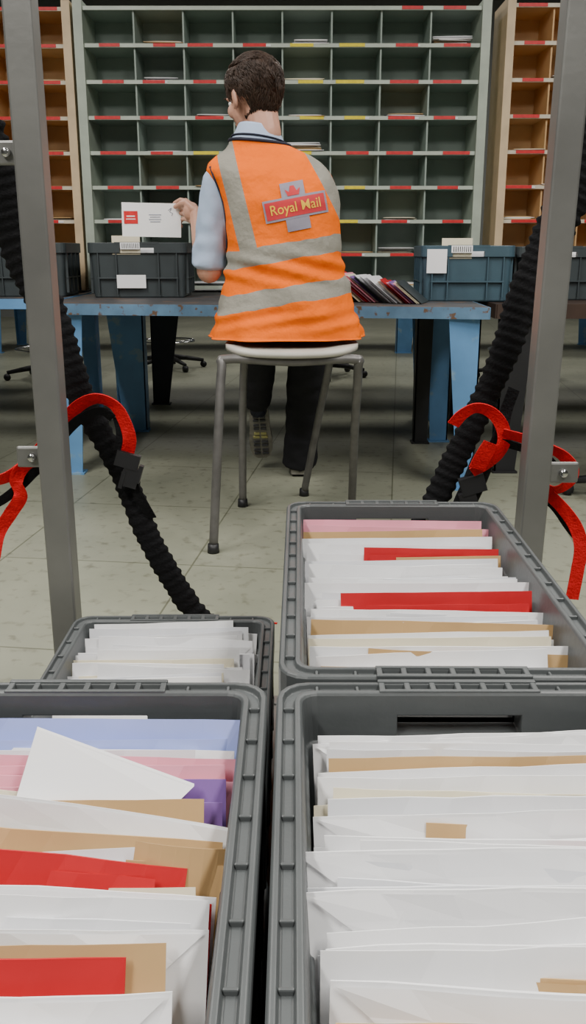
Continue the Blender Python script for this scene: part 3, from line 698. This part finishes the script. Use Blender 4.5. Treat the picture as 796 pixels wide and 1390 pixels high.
def patch(name,poly,m,off,sub=10):
    bm=bmesh.new(); f=bm.faces.new([bm.verts.new((p[0],0,p[1])) for p in poly]); 
    bmesh.ops.triangulate(bm,faces=bm.faces)
    bmesh.ops.subdivide_edges(bm,edges=bm.edges,cuts=sub,use_grid_fill=True)
    me=bpy.data.meshes.new(name); bm.to_mesh(me); bm.free(); me.materials.append(m)
    for v in me.vertices:
        x,z=v.co.x,v.co.z; v.co=(LC[0]+x*math.cos(ang)-z*math.sin(ang),0,LC[1]+x*math.sin(ang)+z*math.cos(ang))
    project(me,off)
    return place(me,name,man)
patch('emblem_cross',[(-.038,.078),(.038,.078),(.038,-.072),(-.038,-.072)],LOGOG,.003)
patch('emblem_bar_outline',[(-.102,.034),(.102,.034),(.102,-.034),(-.102,-.034)],LOGOG,.0036)
patch('emblem_bar',[(-.096,.027),(.096,.027),(.096,-.027),(-.096,-.027)],LOGOR,.0044)
patch('emblem_crown',[(-.018,.036),(.018,.036),(.025,.058),(.012,.048),(.006,.066),(-.006,.066),(-.012,.048),(-.025,.058)],LOGOR,.0044,3)
cu=bpy.data.curves.new('t','FONT'); cu.body='Royal Mail'; cu.size=.043; cu.align_x='CENTER'; cu.align_y='CENTER'; cu.offset=.0003
to=bpy.data.objects.new('t',cu); COL.objects.link(to); bpy.context.view_layer.update()
me=bpy.data.meshes.new_from_object(to.evaluated_get(bpy.context.evaluated_depsgraph_get())); bpy.data.objects.remove(to)
for v in me.vertices:
    x,z=v.co.x*.93,v.co.y; v.co=(LC[0]+x*math.cos(ang)-z*math.sin(ang),0,LC[1]+x*math.sin(ang)+z*math.cos(ang))
project(me,.0056); me.materials.clear(); me.materials.append(LOGOY); place(me,'emblem_lettering',man)

# shoes
def shoe(heel,L,Uv,name):
    heel=Vector(heel);L=Vector(L).normalized();Uv=Vector(Uv);Uv=(Uv-L*Uv.dot(L)).normalized();S=L.cross(Uv)
    mb=MB()
    prof=[(0,.030,.05,.085),(.02,.036,.055,.09),(.07,.040,.05,.095),(.12,.041,.045,.08),(.18,.048,.04,.06),(.23,.046,.03,.045),(.27,.032,.02,.03),(.282,.014,.012,.02)]
    rings=[]
    for d,w,_,hh in prof:
        rings.append([heel+L*d+S*(w*math.cos(2*math.pi*k/20)*(1 if math.sin(2*math.pi*k/20)<.3 else .8))+Uv*(.018+max(-.012,hh*.5+hh*.5*math.sin(2*math.pi*k/20))) for k in range(20)])
    mb.loft(rings,SHOE)
    mb.loft([[heel+L*(-.004+d*1.01)+S*(sgn*(w+.004))+Uv*u for sgn,u in((-1,0),(1,0),(1,.022),(-1,.022))] for d,w,_,_2 in prof],SOLE,smooth=False)
    for i in range(11):
        d=.02+i*.023; w=.034 if d<.14 else .040
        for sg in(-1,1): mb.box(heel+L*(d+.004*(i%2))-Uv*.003+S*sg*w*.45,(1,1,1),YSOLE if i in(5,6) else SHOE,Matrix((S*w*.7,L*.010,Uv*.007)).transposed())
    mb.done(name,man)
shoe((-.150,3.640,.305),(.01,.120,-.245),(0,.9,.35),'shoe_left')
shoe((.028,3.625,.012),(.03,1,.0),(0,0,1),'shoe_right')
mb=MB(); mb.tube([(-.150,3.60,.36),(-.150,3.645,.285)],[.040,.036],NAVY); mb.done('sock',man)
# held letter
mb=MB(); env(mb,(-.515,3.2365,1.008),.214,.118,.0015,WHITE,0,0,.02,0); LY=3.2350
mb.box((-.588,LY,1.076),(.050,.001,.044),REDL); mb.box((-.588,LY-.0006,1.08),(.03,.001,.004),WHITE); mb.box((-.588,LY-.0006,1.07),(.034,.001,.003),WHITE)
for i in range(4): mb.box((-.50,LY,1.085-.008*i),(.045-.008*(i%2),.001,.0022),INK)
mb.tube(catmull([(-.452,LY,1.10),(-.44,LY,1.108),(-.446,LY,1.095),(-.436,LY,1.09),(-.44,LY,1.082)],5),.0009,INK,n=6)
mb.done('held_letter',None)
